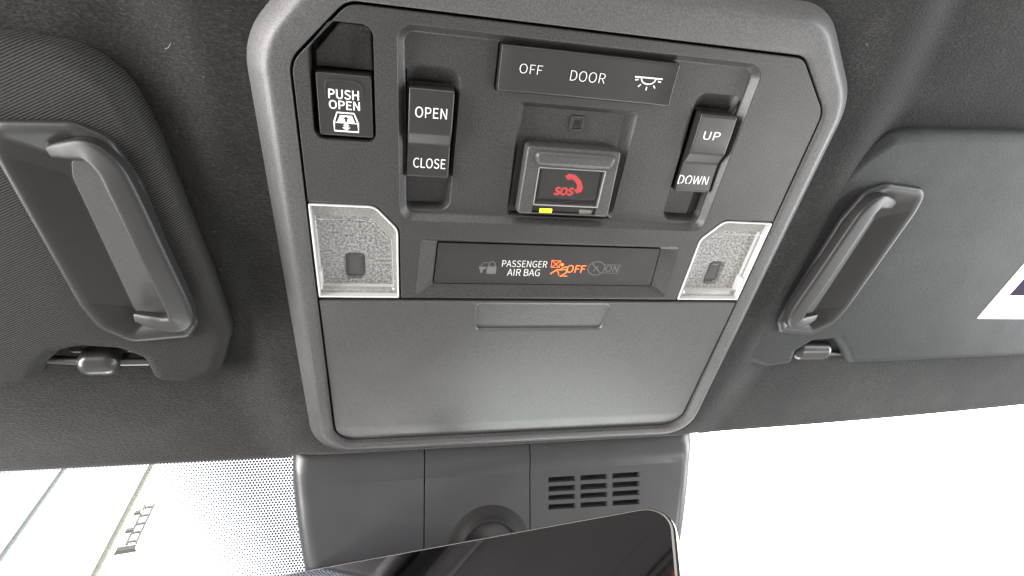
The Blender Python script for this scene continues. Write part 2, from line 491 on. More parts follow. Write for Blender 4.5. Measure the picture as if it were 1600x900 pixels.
# ------------------------------------------------------------------ lettering and symbols
FONT = None
try:
    import os
    for cand in ('Noto Sans CJK Regular.woff2',):
        q = os.path.join(bpy.utils.system_resource('DATAFILES', path='fonts'), cand)
        if os.path.exists(q): FONT = bpy.data.fonts.load(q); break
except Exception:
    FONT = None
def font_mesh(txt, shear=0.0, bold=0.0):
    c = bpy.data.curves.new('txt', 'FONT'); c.body = txt; c.resolution_u = 4; c.shear = shear; c.offset = bold
    if FONT: c.font = FONT
    o = bpy.data.objects.new('txt', c); COL.objects.link(o)
    dg = bpy.context.evaluated_depsgraph_get(); dg.update()
    me = bpy.data.meshes.new_from_object(o.evaluated_get(dg))
    vs = [tuple(v.co) for v in me.vertices]; fs = [tuple(p.vertices) for p in me.polygons]
    bpy.data.objects.remove(o); bpy.data.curves.remove(c); bpy.data.meshes.remove(me)
    return vs, fs
def put_text(mb, txt, p0, p1, w, mi=0, shear=0.0, bold=0.0):
    """fit text between its top left corner p0 and bottom right corner p1 (mm)"""
    vs, fs = font_mesh(txt, shear, bold)
    xs = [v[0] for v in vs]; ys = [v[1] for v in vs]
    x0, x1, y0, y1 = min(xs), max(xs), min(ys), max(ys); k = len(mb.v)
    for x, y, z in vs:
        mb.v.append((p0[0] + (x - x0) / (x1 - x0) * (p1[0] - p0[0]), p1[1] + (y - y0) / (y1 - y0) * (p0[1] - p1[1]), w))
    for f in fs: mb.face([i + k for i in f], mi)
def tpx(mb, txt, x0, y0, x1, y1, w, mi=0, **k):
    put_text(mb, txt, U(x0, y0, w), U(x1, y1, w), w, mi, **k)
class Icon:
    """draws strokes and fills in a unit box (0..1 right, 0..1 down)"""
    def __init__(s, mb, p0, p1, w, mi=0): s.mb, s.p0, s.p1, s.w, s.mi = mb, p0, p1, w, mi
    def P(s, a, b): return (s.p0[0] + a * (s.p1[0] - s.p0[0]), s.p0[1] + b * (s.p1[1] - s.p0[1]))
    def fill(s, pts, lift=0, mi=None):
        r = s.mb.ring([s.P(*p) for p in pts], s.w + lift)
        s.mb.face(r, s.mi if mi is None else mi)
    def stroke(s, pts, t, closed=False, lift=0, mi=None):
        q = [Vector(s.P(*p)) for p in pts]; n = len(q); A = []; B = []
        for i in range(n):
            a = q[i - 1] if (i > 0 or closed) else q[i]; c = q[(i + 1) % n] if (i < n - 1 or closed) else q[i]
            d = (c - a); d.normalize() if d.length else None
            nn = Vector((-d.y, d.x))
            tt = t[i] if isinstance(t, (list, tuple)) else t
            A.append(tuple(q[i] + nn * tt / 2)); B.append(tuple(q[i] - nn * tt / 2))
        ra = s.mb.ring(A, s.w + lift); rb = s.mb.ring(B, s.w + lift)
        s.mb.bridge(ra, rb, s.mi if mi is None else mi, closed)
def arc(cx, cy, rx, ry, a0, a1, n=14):
    return [(cx + rx * math.cos(R(a0 + (a1 - a0) * k / n)), cy + ry * math.sin(R(a0 + (a1 - a0) * k / n))) for k in range(n + 1)]

# ------------------------------------------------------------------ overhead console
con = thing('overhead_console', W((0, -130, 0)), 'dark grey roof console with switches, SOS button, two clear map lamps and a storage lid', 'overhead console')
OP = mirror_poly([(90, -22.5), (109.8, -43.5), (102.3, -237.7)]); OPR = [9, 11, 12, 12, 11, 9]
BO = mirror_poly([(97, -3), (126, -38), (114.5, -250.5)]); BOR = [26, 28, 22, 22, 28, 26]
BC = mirror_poly([(92, -10.5), (117, -40), (107.5, -241)]); BCR = [20, 24, 16, 16, 24, 20]
def lerp(a, b, t): return [(p[0] + (q[0] - p[0]) * t, p[1] + (q[1] - p[1]) * t) for p, q in zip(a, b)]
lo, lc, lp = rounded(BO, BOR, 10), rounded(BC, BCR, 10), rounded(OP, OPR, 10)
lpo = rounded(inset(OP, -.7), [r + .7 for r in OPR], 10)
mb = MB()
mb.rings([(lo, -13), (lo, -7.2), (lerp(lo, lc, .06), -6.2), (lerp(lo, lc, .35), -3.4), (lerp(lo, lc, .65), -1.0), (lerp(lo, lc, .85), .3), (lerp(lo, lc, 1), .8),
          (lerp(lc, lp, .2), .95), (lerp(lc, lpo, .8), .7), (lpo, .5), (lerp(lpo, lp, .7), .2), (lp, -.4), (lp, -14)], cap=False)
mb.build('bezel', MAT['bezel'], con)
mb = MB(); mb.face(mb.ring(rounded(inset(OP, -11), 9, 6), -14)); mb.build('backing_plate', MAT['black'], con, flat=True)

# --- switch panel with its recess and pockets
PP = mirror_poly([(89.4, -23.4), (108.9, -43.9), (106.9, -96.7), (80.5, -96.7), (70.7, -107.2), (69.5, -142.6)])
PPR = [8, 10, .5, 6, 6, .5, .5, 6, 6, .5, 10, 8]
RC = [(-73.2, -27.6), (-70.6, -103.2), (70.6, -103.2), (73.2, -27.6)]; RD = -3.3
PU = [(-95.2, -29.4), (-103.2, -39.2), (-102.9, -70.6), (-80.3, -70.6), (-81.3, -29.4)]; PUR = [4, 3, 4, 3, 4]
IN = [(-61.4, -112.0), (-62.8, -140.9), (62.8, -140.9), (61.4, -112.0)]
ID = [(-54.2, -114.3), (-55.2, -136.5), (55.2, -136.5), (54.2, -114.3)]
mb = MB()
rg = mb.stack(PP, PPR, [(0, -10)] + fillet_up(.5, 0, n=3), seg=8, cap=False)
top = rg[-1]
r1 = mb.stack(RC, 6, fillet_in(.5, 0, -.3) + [(2.1, RD + .4), (2.4, RD + .1), (2.8, RD)], seg=8, cap=False)
r2 = mb.stack(PU, PUR, [(-.5, 0), (-.15, -.05), (0, -.3), (0, -13.8)], seg=6, cap=False)
r3 = mb.rings([(rounded(inset(IN, -.3), 2.3), 0), (rounded(IN, 2), -.15), (lerp(rounded(IN, 2), rounded(ID, 1), .9), -3.1), (rounded(ID, 1), -3.4), (rounded(ID, .8), -6)], cap=False)
mb.holed(top, [r1[0], r2[0], r3[0]])
floor = r1[-1]
holes = []
SW = [(-36.2, -30.0), (-36.2, -47.7), (36.2, -47.7), (36.2, -30.0)]
rs = mb.stack(SW, 1.2, [(-.2, RD), (0, RD - .2), (0, -10)], seg=3, cap=False); holes.append(rs[0])
SP = [(-24.9, -51.4), (-24.4, -100.2), (24.4, -100.2), (24.9, -51.4)]
SF = [(-22.9, -53.4), (-23.2, -99.6), (22.2, -99.6), (20.4, -53.4)]
ra = mb.rings([(rounded(inset(SP, -.3), 1.7), RD), (rounded(SP, 1.4), RD - .3), (rounded(SF, .8), -6.4)], cap=False); holes.append(ra[0])
mb.face(ra[-1])
for sgn in (-1, 1):
    o_ = [(sgn * 49.4, -41.3), (sgn * 50.0, -99.4), (sgn * 70.4, -99.4), (sgn * 70.6, -41.3)]
    f_ = [(sgn * 50.8, -48.4), (sgn * 51.4, -97.4), (sgn * 68.8, -97.4), (sgn * 69.2, -48.4)]
    rr = mb.rings([(rounded(inset(o_, -.3), 5.3, 8), RD), (rounded(o_, 5, 8), RD - .3), (lerp(rounded(o_, 5, 8), rounded(f_, 2.5, 8), .55), RD - 2.2), (lerp(rounded(o_, 5, 8), rounded(f_, 2.5, 8), .9), -7.2), (rounded(f_, 2.5, 8), -7.6)], cap=True)
    holes.append(rr[0])
mb.holed(floor, holes)
mb.build('switch_panel', MAT['panel'], con)

# --- rear window push switch in its deep pocket
mb = MB()
mb.stack([(-93, -30.5), (-101.6, -41), (-101.6, -46), (-81.6, -46), (-82.2, -30.5)], [2, 2, .5, .5, 2], [(0, -13.5), (0, -8.4), (.6, -8)], seg=4)
mb.build('pocket_floor', MAT['pocket'], con)
b = mb = MB()
PB = [(-101.4, -46.6), (-101.0, -69.3), (-81.2, -69.3), (-81.8, -46.6)]
mb.stack(PB, .8, [(0, -14)] + fillet_up(.7, -.8, n=4), seg=4)
push = mb.build('push_button', MAT['button'], con)
mb = MB()   # raised arch above the words
ar = [(-98.2, -55.5, -.75), (-98.0, -50.8, -.7), (-96.6, -49.0, -.65), (-92, -48.7, -.65), (-87.2, -49.0, -.65), (-85.5, -50.8, -.7), (-84.9, -55.5, -.78)]
mb.sweep(ar, [.1, .45, .5, .5, .5, .45, .1], [.05, .3, .35, .35, .35, .3, .05], n=8, smooth=4)
mb.build('raised_arch', MAT['button'], push)
mb = MB(); wz = -.72
tpx(mb, 'PUSH', 512.5, 138, 561, 157.5, wz, bold=.006)
tpx(mb, 'OPEN', 513.5, 155.5, 562.5, 173.5, wz, bold=.006)
ic = Icon(mb, U(519, 173, wz), U(562, 209, wz), wz)
ic.stroke([(.17, .06), (.80, .06), (.95, .52), (.96, .93), (.06, .93), (.05, .52)], .62, True)
ic.fill([(.28, .17), (.72, .17), (.83, .50), (.17, .50)])
ic.stroke([(.05, .53), (.95, .53)], .35)
ic.fill([(.5, .50), (.62, .68), (.56, .68), (.56, .74), (.66, .74), (.5, .90), (.34, .74), (.44, .74), (.44, .68), (.38, .68)], .02)
ic2 = Icon(mb, ic.p0, ic.p1, wz + .04, 1)
ic2.fill([(.5, .22), (.62, .34), (.54, .34), (.54, .48), (.46, .48), (.46, .34), (.38, .34)])
mb.build('lettering', [MAT['white'], MAT['button']], push, flat=True)

# --- rocker switches
def rocker(sgn, words):
    mb = MB()
    pr = [(-48.7, -7), (-48.7, .3), (-49.6, .9), (-58, 1.0), (-64.8, .8), (-66.4, .3), (-69.6, -1.3), (-71.2, -1.6), (-78, -1.5), (-83.6, -1.3), (-84.4, -1.9), (-84.4, -7)]
    mb.extrude_u(pr, sgn * 60 - 8.4, sgn * 60 + 8.4)
    o = mb.build('rocker_switch', MAT['button'], con, bevel=.9, angle=50)
    mb = MB()
    for w_ in words: tpx(mb, *w_, bold=.0)
    mb.build('lettering', MAT['white'], o, flat=True)
rocker(-1, [('OPEN', 649, 166, 698, 187, 1.06), ('CLOSE', 646, 246, 695.5, 264.5, -1.42)])
rocker(1, [('UP', 1101.5, 205, 1123, 220, 1.06), ('DOWN', 1062.5, 273, 1104, 290, -1.42)])

# --- interior lamp switch bar
mb = MB()
n = 40; us_ = [-35.6 + 71.2 * i / n for i in range(n + 1)]
def crown(u): return .35 + .9 * (abs(u) / 35.6) ** 6
A_ = []
prof = [(-30.6, -9, 0), (-30.6, -.7, 1), (-31.0, -.15, 1), (-31.9, 0, 1), (-38.8, -.25, 1), (-46.2, -.0, 1), (-46.9, -.3, 1), (-47.2, -.8, 1), (-47.2, -9, 0)]
rows = []
for v_, w_, k_ in prof:
    rows.append([len(mb.v) + i for i in range(n + 1)]); mb.v += [(u_, v_, w_ + (crown(u_) if k_ else 0)) for u_ in us_]
for a, b_ in zip(rows, rows[1:]): mb.bridge(a, b_, closed=False)
mb.face([r[0] for r in rows]); mb.face([r[-1] for r in rows])
sw = mb.build('lamp_switch', MAT['button'], con, bevel=.5)
mb = MB(); wz = .62
tpx(mb, 'OFF', 813, 99, 846.5, 117.5, wz, bold=-.006); tpx(mb, 'DOOR', 893, 109.5, 944, 131, wz, bold=-.006)
ic = Icon(mb, U(993, 117, wz), U(1030, 144, wz), wz)
ic.stroke([(0, .12), (1, .10)], .55)
ic.stroke(arc(.5, .14, .26, .40, 0, 180), .55)
for a in (12, 50, 90, 130, 168):
    c_, s_ = math.cos(R(a)), math.sin(R(a)); ic.stroke([(.5 + .36 * c_, .16 + .56 * s_), (.5 + .48 * c_, .16 + .80 * s_)], .5)
mb.build('lettering', MAT['white'], sw, flat=True)

# --- SOS button under its flip cover
CV = [(-20.6, -67.4), (-20.9, -97.9), (21.4, -97.9), (20.6, -67.4)]
WN = [(-14.6, -75.9), (-14.6, -97.3), (15.4, -97.3), (15.6, -75.9)]
mb = MB()
rg = mb.stack(CV, 1.6, [(0, -6.5), (0, -.8)] + fillet_up(1.0, .6, .2, 4), seg=6, cap=False)
rh = mb.stack(WN, .8, [(0, .6), (0, .5), (.3, .1), (.5, -3.5)], seg=6, cap=False)
mb.holed(rg[-1], [rh[0]])
cov = mb.build('flip_cover', MAT['cover'], con)
mb = MB()
mb.stack([(-17.6, -68.9), (-15.9, -75.2), (17.3, -75.2), (18.9, -68.9)], [2.2, 2.2, 2.2, 2.2], [(0, .4), (.3, 1.5), (1.0, 2.2), (2.0, 2.5), (2.8, 2.5)], seg=6)
mb.build('grip_bar', MAT['cover'], cov)
mb = MB()
F0 = [(-14.5, -76.0), (-14.5, -93.2), (15.3, -93.2), (15.5, -76.0)]
ro = mb.stack(F0, .6, [(0, -1.2), (0, .75)], seg=3, cap=False); ri = mb.stack(F0, .6, [(.4, .75), (.4, -1.2)], seg=3, cap=False)
mb.bridge(ro[-1], ri[0])
mb.build('window_frame', MAT['ivory'], cov)
mb = MB(); mb.stack(F0, .6, [(.6, -.3), (.6, .35)], seg=3, cap0=True); mb.build('clear_window', MAT['clear'], cov)
mb = MB(); mb.stack([(-12.9, -77.1), (-12.6, -90.6), (13.7, -90.6), (13.7, -77.1)], 1.2, [(0, -5)] + fillet_up(.6, -.6), seg=5)
sos = mb.build('sos_button', MAT['gloss'], con)
mb = MB(); wz = -.55
tpx(mb, 'SOS', 866.5, 291.5, 895.5, 306.5, wz, shear=.12, bold=.02)
ic = Icon(mb, U(884, 271, wz), U(909, 303, wz), wz)
ic.fill([(0, .14), (.18, 0), (.5, .05), (.84, .34), (1, .70), (.95, .90), (.74, 1), (.58, .84), (.70, .72), (.66, .52), (.48, .33), (.34, .28), (.15, .32)])
mb.build('lettering', MAT['red'], sos, flat=True)
mb = MB(); mb.box(-14.0, 14.8, -97.6, -93.5, -4, -.6, .4, .3); strip = mb.build('lamp_strip', MAT['button'], con)
for (x0, y0, x1, y1), mt in (((843.5, 325.5, 861.5, 334), 'led'), ((906, 327.5, 924, 335.5), 'led_off')):
    a = U(x0, y0, -.4); c_ = U(x1, y1, -.4)
    mb = MB(); mb.box(a[0] - .5, c_[0] + .5, c_[1] - .4, a[1] + .4, -1.2, -.45, .7, .1); q = mb.build('lamp_surround', MAT['clip'], strip)
    mb = MB(); mb.box(a[0], c_[0], c_[1], a[1], -1.0, -.3, .3, .15)
    q = mb.build('indicator_lamp', MAT[mt], strip)
    q['label'] = 'lit yellow-green indicator lamp' if mt == 'led' else 'unlit grey indicator lamp'
# microphone opening
mb = MB()
mc = U(903, 194, -5)
ms = lambda h: [(mc[0] - h, mc[1] - h), (mc[0] + h, mc[1] - h), (mc[0] + h, mc[1] + h), (mc[0] - h, mc[1] + h)]
mb.rings([(rounded(ms(3.2), .9), -6.4), (rounded(ms(3.1), .9), -5.6), (rounded(ms(2.2), .7), -5.6), (rounded(ms(2.0), .6), -6.3), (rounded(ms(1.25), .2), -6.3), (rounded(ms(1.2), .2), -9)], cap=False)
mic = mb.build('microphone_port', MAT['panel'], con)
mb = MB(); mb.face(mb.ring(rounded(ms(1.22), .2), -6.25)); mb.build('port_hole', MAT['black'], mic, flat=True)

# --- passenger air bag display
mb = MB()
mb.stack(inset(ID, .5), .7, [(0, -6)] + fillet_up(.3, -2.9, n=2), seg=3)
dis = mb.build('airbag_display', MAT['display'], con)
mb = MB(); wz = -2.85
tpx(mb, 'PASSENGER', 785.5, 406.5, 854, 418.2, wz, 0, shear=.0, bold=-.002)
tpx(mb, 'AIR BAG', 793.5, 420, 842.5, 431.5, wz, 0, shear=.0, bold=-.002)
tpx(mb, 'OFF', 887, 414, 913.5, 426.5, wz, 1, shear=.04, bold=.0)
tpx(mb, '2', 876.5, 420.5, 886, 432, wz, 1, shear=.0, bold=-.002)
ic = Icon(mb, U(861, 405, wz), U(886, 432, wz), wz, 1)
ic.stroke([(.06, .06), (.52, .10), (.50, .48), (.08, .46)], .30, True)
ic.stroke([(.06, .06), (.52, .48)], .28); ic.stroke([(.52, .08), (.08, .48)], .28)
ic.fill(arc(.62, .30, .09, .09, 0, 360, 10)[:-1], .01)
ic.stroke([(.90, .42), (.70, .48), (.56, .62), (.40, .60), (.10, .86)], .55, lift=.01)
ic.stroke([(.40, .66), (.52, .78), (.54, .93)], .34, lift=.014)
tpx(mb, 'ON', 947.5, 415, 965, 425, wz, 2, shear=.08, bold=.0)
ic = Icon(mb, U(945, 413, wz), U(967.5, 427.5, wz), wz, 2); ic.stroke([(.04, .03), (.99, .05), (.95, .97), (0, .95)], .3, True)
ic = Icon(mb, U(920.5, 407.5, wz), U(943, 431, wz), wz, 2)
ic.stroke(arc(.5, .5, .46, .46, 0, 360, 28)[:-1], .4, True); ic.stroke([(.2, .16), (.80, .84)], .38, lift=.01)
ic.stroke([(.58, .36), (.46, .50), (.36, .70)], .45, lift=.012); ic.stroke([(.50, .50), (.64, .62)], .4, lift=.014)
ic = Icon(mb, U(749.5, 407.5, wz), U(775, 428, wz), wz, 2)
ic.fill([(.45, .42), (.98, .42), (.98, 1), (.45, 1)]); ic.stroke([(.55, .42)] + arc(.72, .30, .17, .26, 180, 360, 10) + [(.89, .42)], .42)
ic.stroke([(.02, .42), (.14, .36), (.24, .14), (.52, .12)], .36); ic.fill([(.02, .45), (.40, .45), (.40, .62), (.22, .66), (.22, .92), (.08, .92), (.08, .66), (.02, .62)])
mb.build('lettering', [MAT['white'], MAT['orange'], MAT['ghost']], dis, flat=True)

# --- map lamps
def map_lamp(s, label):
    X = lambda pts: [(s * x, y) for x, y in pts]
    O = X([(107.0, -97.4), (80.9, -97.4), (71.3, -107.8), (70.2, -142.5), (105.2, -142.5)]); OR = [.6, 6, 6, .6, .6]
    I = X([(104.9, -104.6), (83.0, -104.6), (74.2, -114.4), (72.8, -138.4), (103.8, -138.4)]); IR = [.6, 5, 5, .6, .6]
    mb = MB()   # bright edge of the clear plate
    a = mb.stack(O, OR, [(.05, -9), (.05, -.1), (.25, .25), (.6, .25), (.8, -.2), (.8, -9)], seg=6, cap=False)
    lamp = mb.build('map_lamp', MAT['rim'], con); lamp['label'] = label
    mb = MB()   # clear flange stepping down to the pebbled well
    l0 = rounded(inset(O, .75), [max(r - .75, .1) for r in OR], 6); l1 = rounded(I, IR, 6)
    mb.rings([(l0, -.3), (lerp(l0, l1, .92), -.5), (l1, -.9), (rounded(inset(I, .5), [max(r - .5, .1) for r in IR], 6), -1.3)])
    mb.build('clear_lens', MAT['lens'], lamp)
    mb = MB()
    hx, hy = 89.6, -129.3
    hp = X([(hx - 4.6, hy + 7.0), (hx - 4.8, hy - 7.0), (hx + 4.8, hy - 7.0), (hx + 4.6, hy + 7.0)])
    t = mb.rings([(l0, -3), (lerp(l0, l1, .9), -3.6)], cap=False, mi=1)
    t2 = mb.rings([(lerp(l0, l1, .9), -3.6), (l1, -5.0), (l1, -5.5)], cap=False, mi=2)
    t = t2
    h = mb.rings([(rounded(hp, 2.4, 6), -5.5), (rounded(inset(hp, .4), 2.2, 6), -6.2), (rounded(inset(hp, .8), 2, 6), -11)], cap=False)
    mb.holed(t[-1], [h[0]])
    mb.build('reflector', [MAT['silver'], MAT['well'], MAT['rim']], lamp)
    mb = MB(); mb.stack(inset(hp, .7), 2, [(0, -11), (.1, -8.0), (1.2, -7.2), (2.6, -7.0)], seg=6)
    mb.build('lamp_eye', MAT['eye'], lamp)
    mb = MB()   # hinge tab on the outer side
    mb.box(*sorted((s * 103.4, s * 105.4)), -137.5, -129.5, -6, -.6, .3, .2)
    mb.build('hinge_tab', MAT['rim'], lamp)
    return lamp
map_lamp(-1, 'clear map lamp on the driver side of the console')
map_lamp(1, 'clear map lamp on the passenger side of the console')

# --- storage lid
LD = mirror_poly([(105.3, -144.2), (101.5, -237.0)]); LDR = [.6, 11.5, 11.5, .6]
LT = [(-34.8, -145.2), (-33.4, -162.0), (33.4, -162.0), (34.8, -145.2)]
def lid_w(x, y): return -.05 - 2.2 * max(0, (-y - 190) / 47) ** 2
mb = MB()
r0 = rounded(LD, LDR, 8)
def ring_at(d, dz): return mb.ring(rounded(inset(LD, d), [max(q - d, .1) for q in LDR], 8), lambda x, y: lid_w(x, y) + dz)
ra = [mb.ring(r0, -9), ring_at(0, -.6), ring_at(.2, -.2), ring_at(.6, 0)]
for a, b_ in zip(ra, ra[1:]): mb.bridge(a, b_)
lrg = [mb.ring(rounded(LT, 2.5, 6), -.05)]
lrg.append(mb.ring(rounded(inset(LT, .4), 2.3, 6), -.3))
li = rounded(inset(LT, .9), 2, 6)
lrg.append(mb.ring(li, lambda x, y: -.4 - 1.1 * (-145 - y) / 17))
mb.bridge(lrg[0], lrg[1]); mb.bridge(lrg[1], lrg[2]); mb.face(lrg[2])
mid = [mb.ring([(x, y)], lid_w)[0] for x, y in []]
# curved main skin: strips in v so that the bend is kept
K = [(-165, 105.3 - (165 - 144.2) * .0409), ]
out = ra[-1]
mb.holed(out, [lrg[0]])
lid = mb.build('storage_lid', MAT['lid'], con)

# ------------------------------------------------------------------ sun visors
def visor_handle(parent, s, du, dv, w0):
    X = lambda p: [(s * -1 * (x) + du if s > 0 else x + du, y + dv) for x, y in p]
    O = X(HANDLE); OR = HANDLE_R
    Fl = X([(-187.0, -85.5), (-181.5, -85.0), (-179.5, -86.2), (-177.5, -93), (-166.5, -150), (-167.3, -153.5), (-176, -155.5), (-178.8, -154.5), (-180.5, -150.0), (-188.2, -92)])
    FR = [1.5] * 10
    lo_, li_ = rounded(O, OR, 5), rounded(inset(O, 5.0), [max(r - 4, 1) for r in OR], 5); lf = rounded(Fl, FR, 5)
    mb = MB()
    mb.rings([(lo_, w0 - 3), (lo_, w0 + .8), (rounded(inset(O, .5), OR, 5), w0 + 1.9), (rounded(inset(O, 1.5), OR, 5), w0 + 2.6), (rounded(inset(O, 3.0), [max(r - 2, 1) for r in OR], 5), w0 + 2.7), (li_, w0 + 2.0), (lerp(li_, lf, .25), w0 + .6), (lerp(li_, lf, .9), w0 - 2.6), (lf, w0 - 3.0)])
    pl = mb.build('handle_plate', MAT['handle'], parent, angle=50)
    mb = MB(); mb.rings([(lf, w0 - 3.1), (lf, w0 - 2.5), (rounded(inset(Fl, .4), 1.2, 5), w0 - 2.3)]); mb.build('handle_insert', MAT['insert'], pl)
    mb = MB()
    P = X([(-190.5, -81.0), (-184, -79.2), (-176, -78.2), (-170.5, -83.5), (-167.8, -93), (-163.2, -118), (-158.9, -142), (-159.6, -149.5), (-165, -152.3), (-172, -152.2), (-178.5, -151.8)])
    Z = [1.0, 3.2, 5.4, 6.6, 7.0, 7.2, 7.0, 6.4, 5.0, 3.4, 1.4]
    mb.sweep([(x, y, w0 + z) for (x, y), z in zip(P, Z)], [2.0, 3.2, 4.0, 4.6, 5.0, 5.2, 5.1, 4.8, 3.9, 3.3, 2.2], [1.4, 2.4, 3.0, 3.3, 3.5, 3.6, 3.5, 3.3, 2.8, 2.4, 1.6], n=28, smooth=6, sup=4.2)
    mb.build('grip', MAT['handle'], pl)
    mb = MB()   # web from grip down to the plate edge
    Q = X([(-168.5, -92), (-163.5, -118), (-158.6, -146)])
    mb.sweep([(x + (.6 if s < 0 else -.6), y, w0 + 3) for x, y in Q], [2, 2.4, 2], [2.4, 2.6, 2.4], n=10)
    mb.build('grip_web', MAT['handle'], pl)

def handle_hole(s, du, dv):
    X = lambda p: [(s * -1 * (x) + du if s > 0 else x + du, y + dv) for x, y in p]
    return rounded(inset(X(HANDLE), .6), [max(q - .6, 1) for q in HANDLE_R], 5)
HANDLE = [(-207.5, -71.5), (-181, -69.8), (-171, -74.5), (-164.5, -91), (-155.3, -156), (-159.5, -163.2), (-183, -165.8), (-194, -158), (-198.2, -146), (-208, -84)]
HANDLE_R = [6, 8, 8, 10, 4, 3, 8, 8, 8, 10]
def visor(pxs, rs, wz, extra, mat, label, thick, fr, hole):
    pts = [U(x, y, wz - 4) for x, y in pxs] + extra
    c_ = np.mean(pts, 0)
    t = thing('sun_visor', W((c_[0], c_[1], wz - thick)), label, 'sun visor')
    mb = MB()
    rg = mb.stack(pts, rs, [(fr * .5, wz - thick), (fr * .15, wz - thick + 1.5), (0, wz - thick + 4)] + fillet_up(fr, wz, 0, 7)[1:] , seg=6, cap=False)
    hr = mb.rings([(hole, wz), (hole, wz - thick + 3)], cap=False)
    mb.holed(rg[-1], [hr[0]])
    mb.build('visor_pad', mat, t, angle=60)
    return t
VL = visor([(0, 55), (120, 75), (190, 130), (240, 220), (330, 430), (362, 520), (346, 577), (300, 597), (243, 590), (226, 557), (190, 543), (130, 539), (95, 546), (73, 566), (62, 593), (0, 598)],
           [9, 22, 22, 40, 60, 12, 12, 10, 5, 6, 8, 8, 6, 5, 7, 30, 5, 5], 0, [(-430, -190), (-430, -52)], MAT['twill'],
           'sun visor in ribbed dark fabric to the left of the roof console', 18, 6.0, handle_hole(-1, 0, 0))
visor_handle(VL, -1, 0, 0, 0)
VR = visor([(1600, 203), (1440, 201), (1392, 205), (1340, 240), (1270, 310), (1162, 530), (1155, 560), (1190, 572), (1234, 566), (1242, 545), (1265, 531), (1300, 528), (1312, 545), (1320, 566), (1600, 554)],
           [40, 20, 14, 30, 60, 14, 10, 10, 4, 6, 6, 6, 5, 5, 40, 5, 5], -8, [(430, -190), (430, -52)], MAT['vinyl'],
           'sun visor in smooth grey vinyl with a white sticker, right of the roof console', 18, 6.0, handle_hole(1, -13, -6))
visor_handle(VR, 1, -13, -6, -8)
# sticker on the right-hand visor
mb = MB(); wz = -7.85
pA, pB = U(1526, 498, wz), U(1600, 412, wz)
st = [pA, (pB[0], pB[1]), (pB[0] + 60, pB[1] + 4), (pA[0] + 108, pA[1] - 1)]
mb.face(mb.ring(rounded(st, 1.0, 4), wz), 0)
ic = Icon(mb, U(1531, 488.5, wz), U(1549, 497, wz), wz + .05, 1)
ic.stroke([(.25, .1), (.98, .05), (.78, .9), (.05, .95)], .35, True); ic.stroke([(.3, .7), (.6, .3), (.7, .6)], .3, lift=.01)
q0 = U(1595, 436, wz)
ic = Icon(mb, q0, (q0[0] + 40, q0[1] - 12), wz + .05, 2); ic.fill([(0.06, 0), (1, 0), (1, 1), (0, 1)])
MAT['paper'] = plain('white_sticker', (.72, .72, .71), .45); MAT['ink'] = plain('grey_ink', (.2, .2, .2), .5); MAT['violet'] = plain('dark_violet_ink', (.03, .018, .04), .9, spec=.1)
mb.build('warning_sticker', [MAT['paper'], MAT['ink'], MAT['violet']], VR, flat=True)

# visor clips and the pivot pins they hold
def clip(xs, wz, parent, side, lab):
    (x0, y0), (x1, y1) = xs
    a, b_ = U(x0, y0, wz), U(x1, y1, wz)
    cx, cy = (a[0] + b_[0]) / 2, (a[1] + b_[1]) / 2; hw, hh = (b_[0] - a[0]) / 2, (a[1] - b_[1]) / 2
    t = thing('visor_clip', W((cx, cy - hh, -18)), lab, 'visor clip')
    mb = MB()
    mb.stack([(cx - hw, cy - hh), (cx + hw, cy - hh), (cx + hw * .96, cy + hh), (cx - hw * .96, cy + hh)], 5.5, [(-.6, -30), (0, wz - 6)] + fillet_up(5.2, wz, 0, 8), seg=8)
    mb.build('hook', MAT['clip'], t)
    mb = MB()
    mb.stack([(cx - hw - 6, cy + 1), (cx + hw + 8, cy + 1), (cx + hw + 6, cy + hh + 6), (cx - hw - 4, cy + hh + 6)], 3, [(0, -30), (0, wz - 13)] + fillet_up(2.5, wz - 9, 0, 4), seg=5)
    mb.build('base_plate', MAT['clip'], t)
    return cx, cy, hh, hw
cx, cy, hh, hw = clip(((106, 562), (190, 593)), -1, VL, -1, 'dark clip holding the pin of the ribbed fabric visor')
mb = MB(); a, b_ = U(70, 563, -6), U(233, 567, -6); mb.sweep([(a[0], a[1], -7), ((a[0] + b_[0]) / 2, (a[1] + b_[1]) / 2, -6), (b_[0], b_[1], -7)], 2.0, 2.0, n=14); mb.build('pivot_pin', MAT['steel'], VL)
cx, cy, hh, hw = clip(((1250, 543), (1297, 567)), -9, VR, 1, 'dark clip holding the pin of the smooth vinyl visor')
mb = MB(); a, b_ = U(1230, 552, -14), U(1322, 552, -14); mb.sweep([(a[0], a[1], -15), ((a[0] + b_[0]) / 2, (a[1] + b_[1]) / 2, -14), (b_[0], b_[1], -15)], 2.0, 2.0, n=14); mb.build('pivot_pin', MAT['steel'], VR)

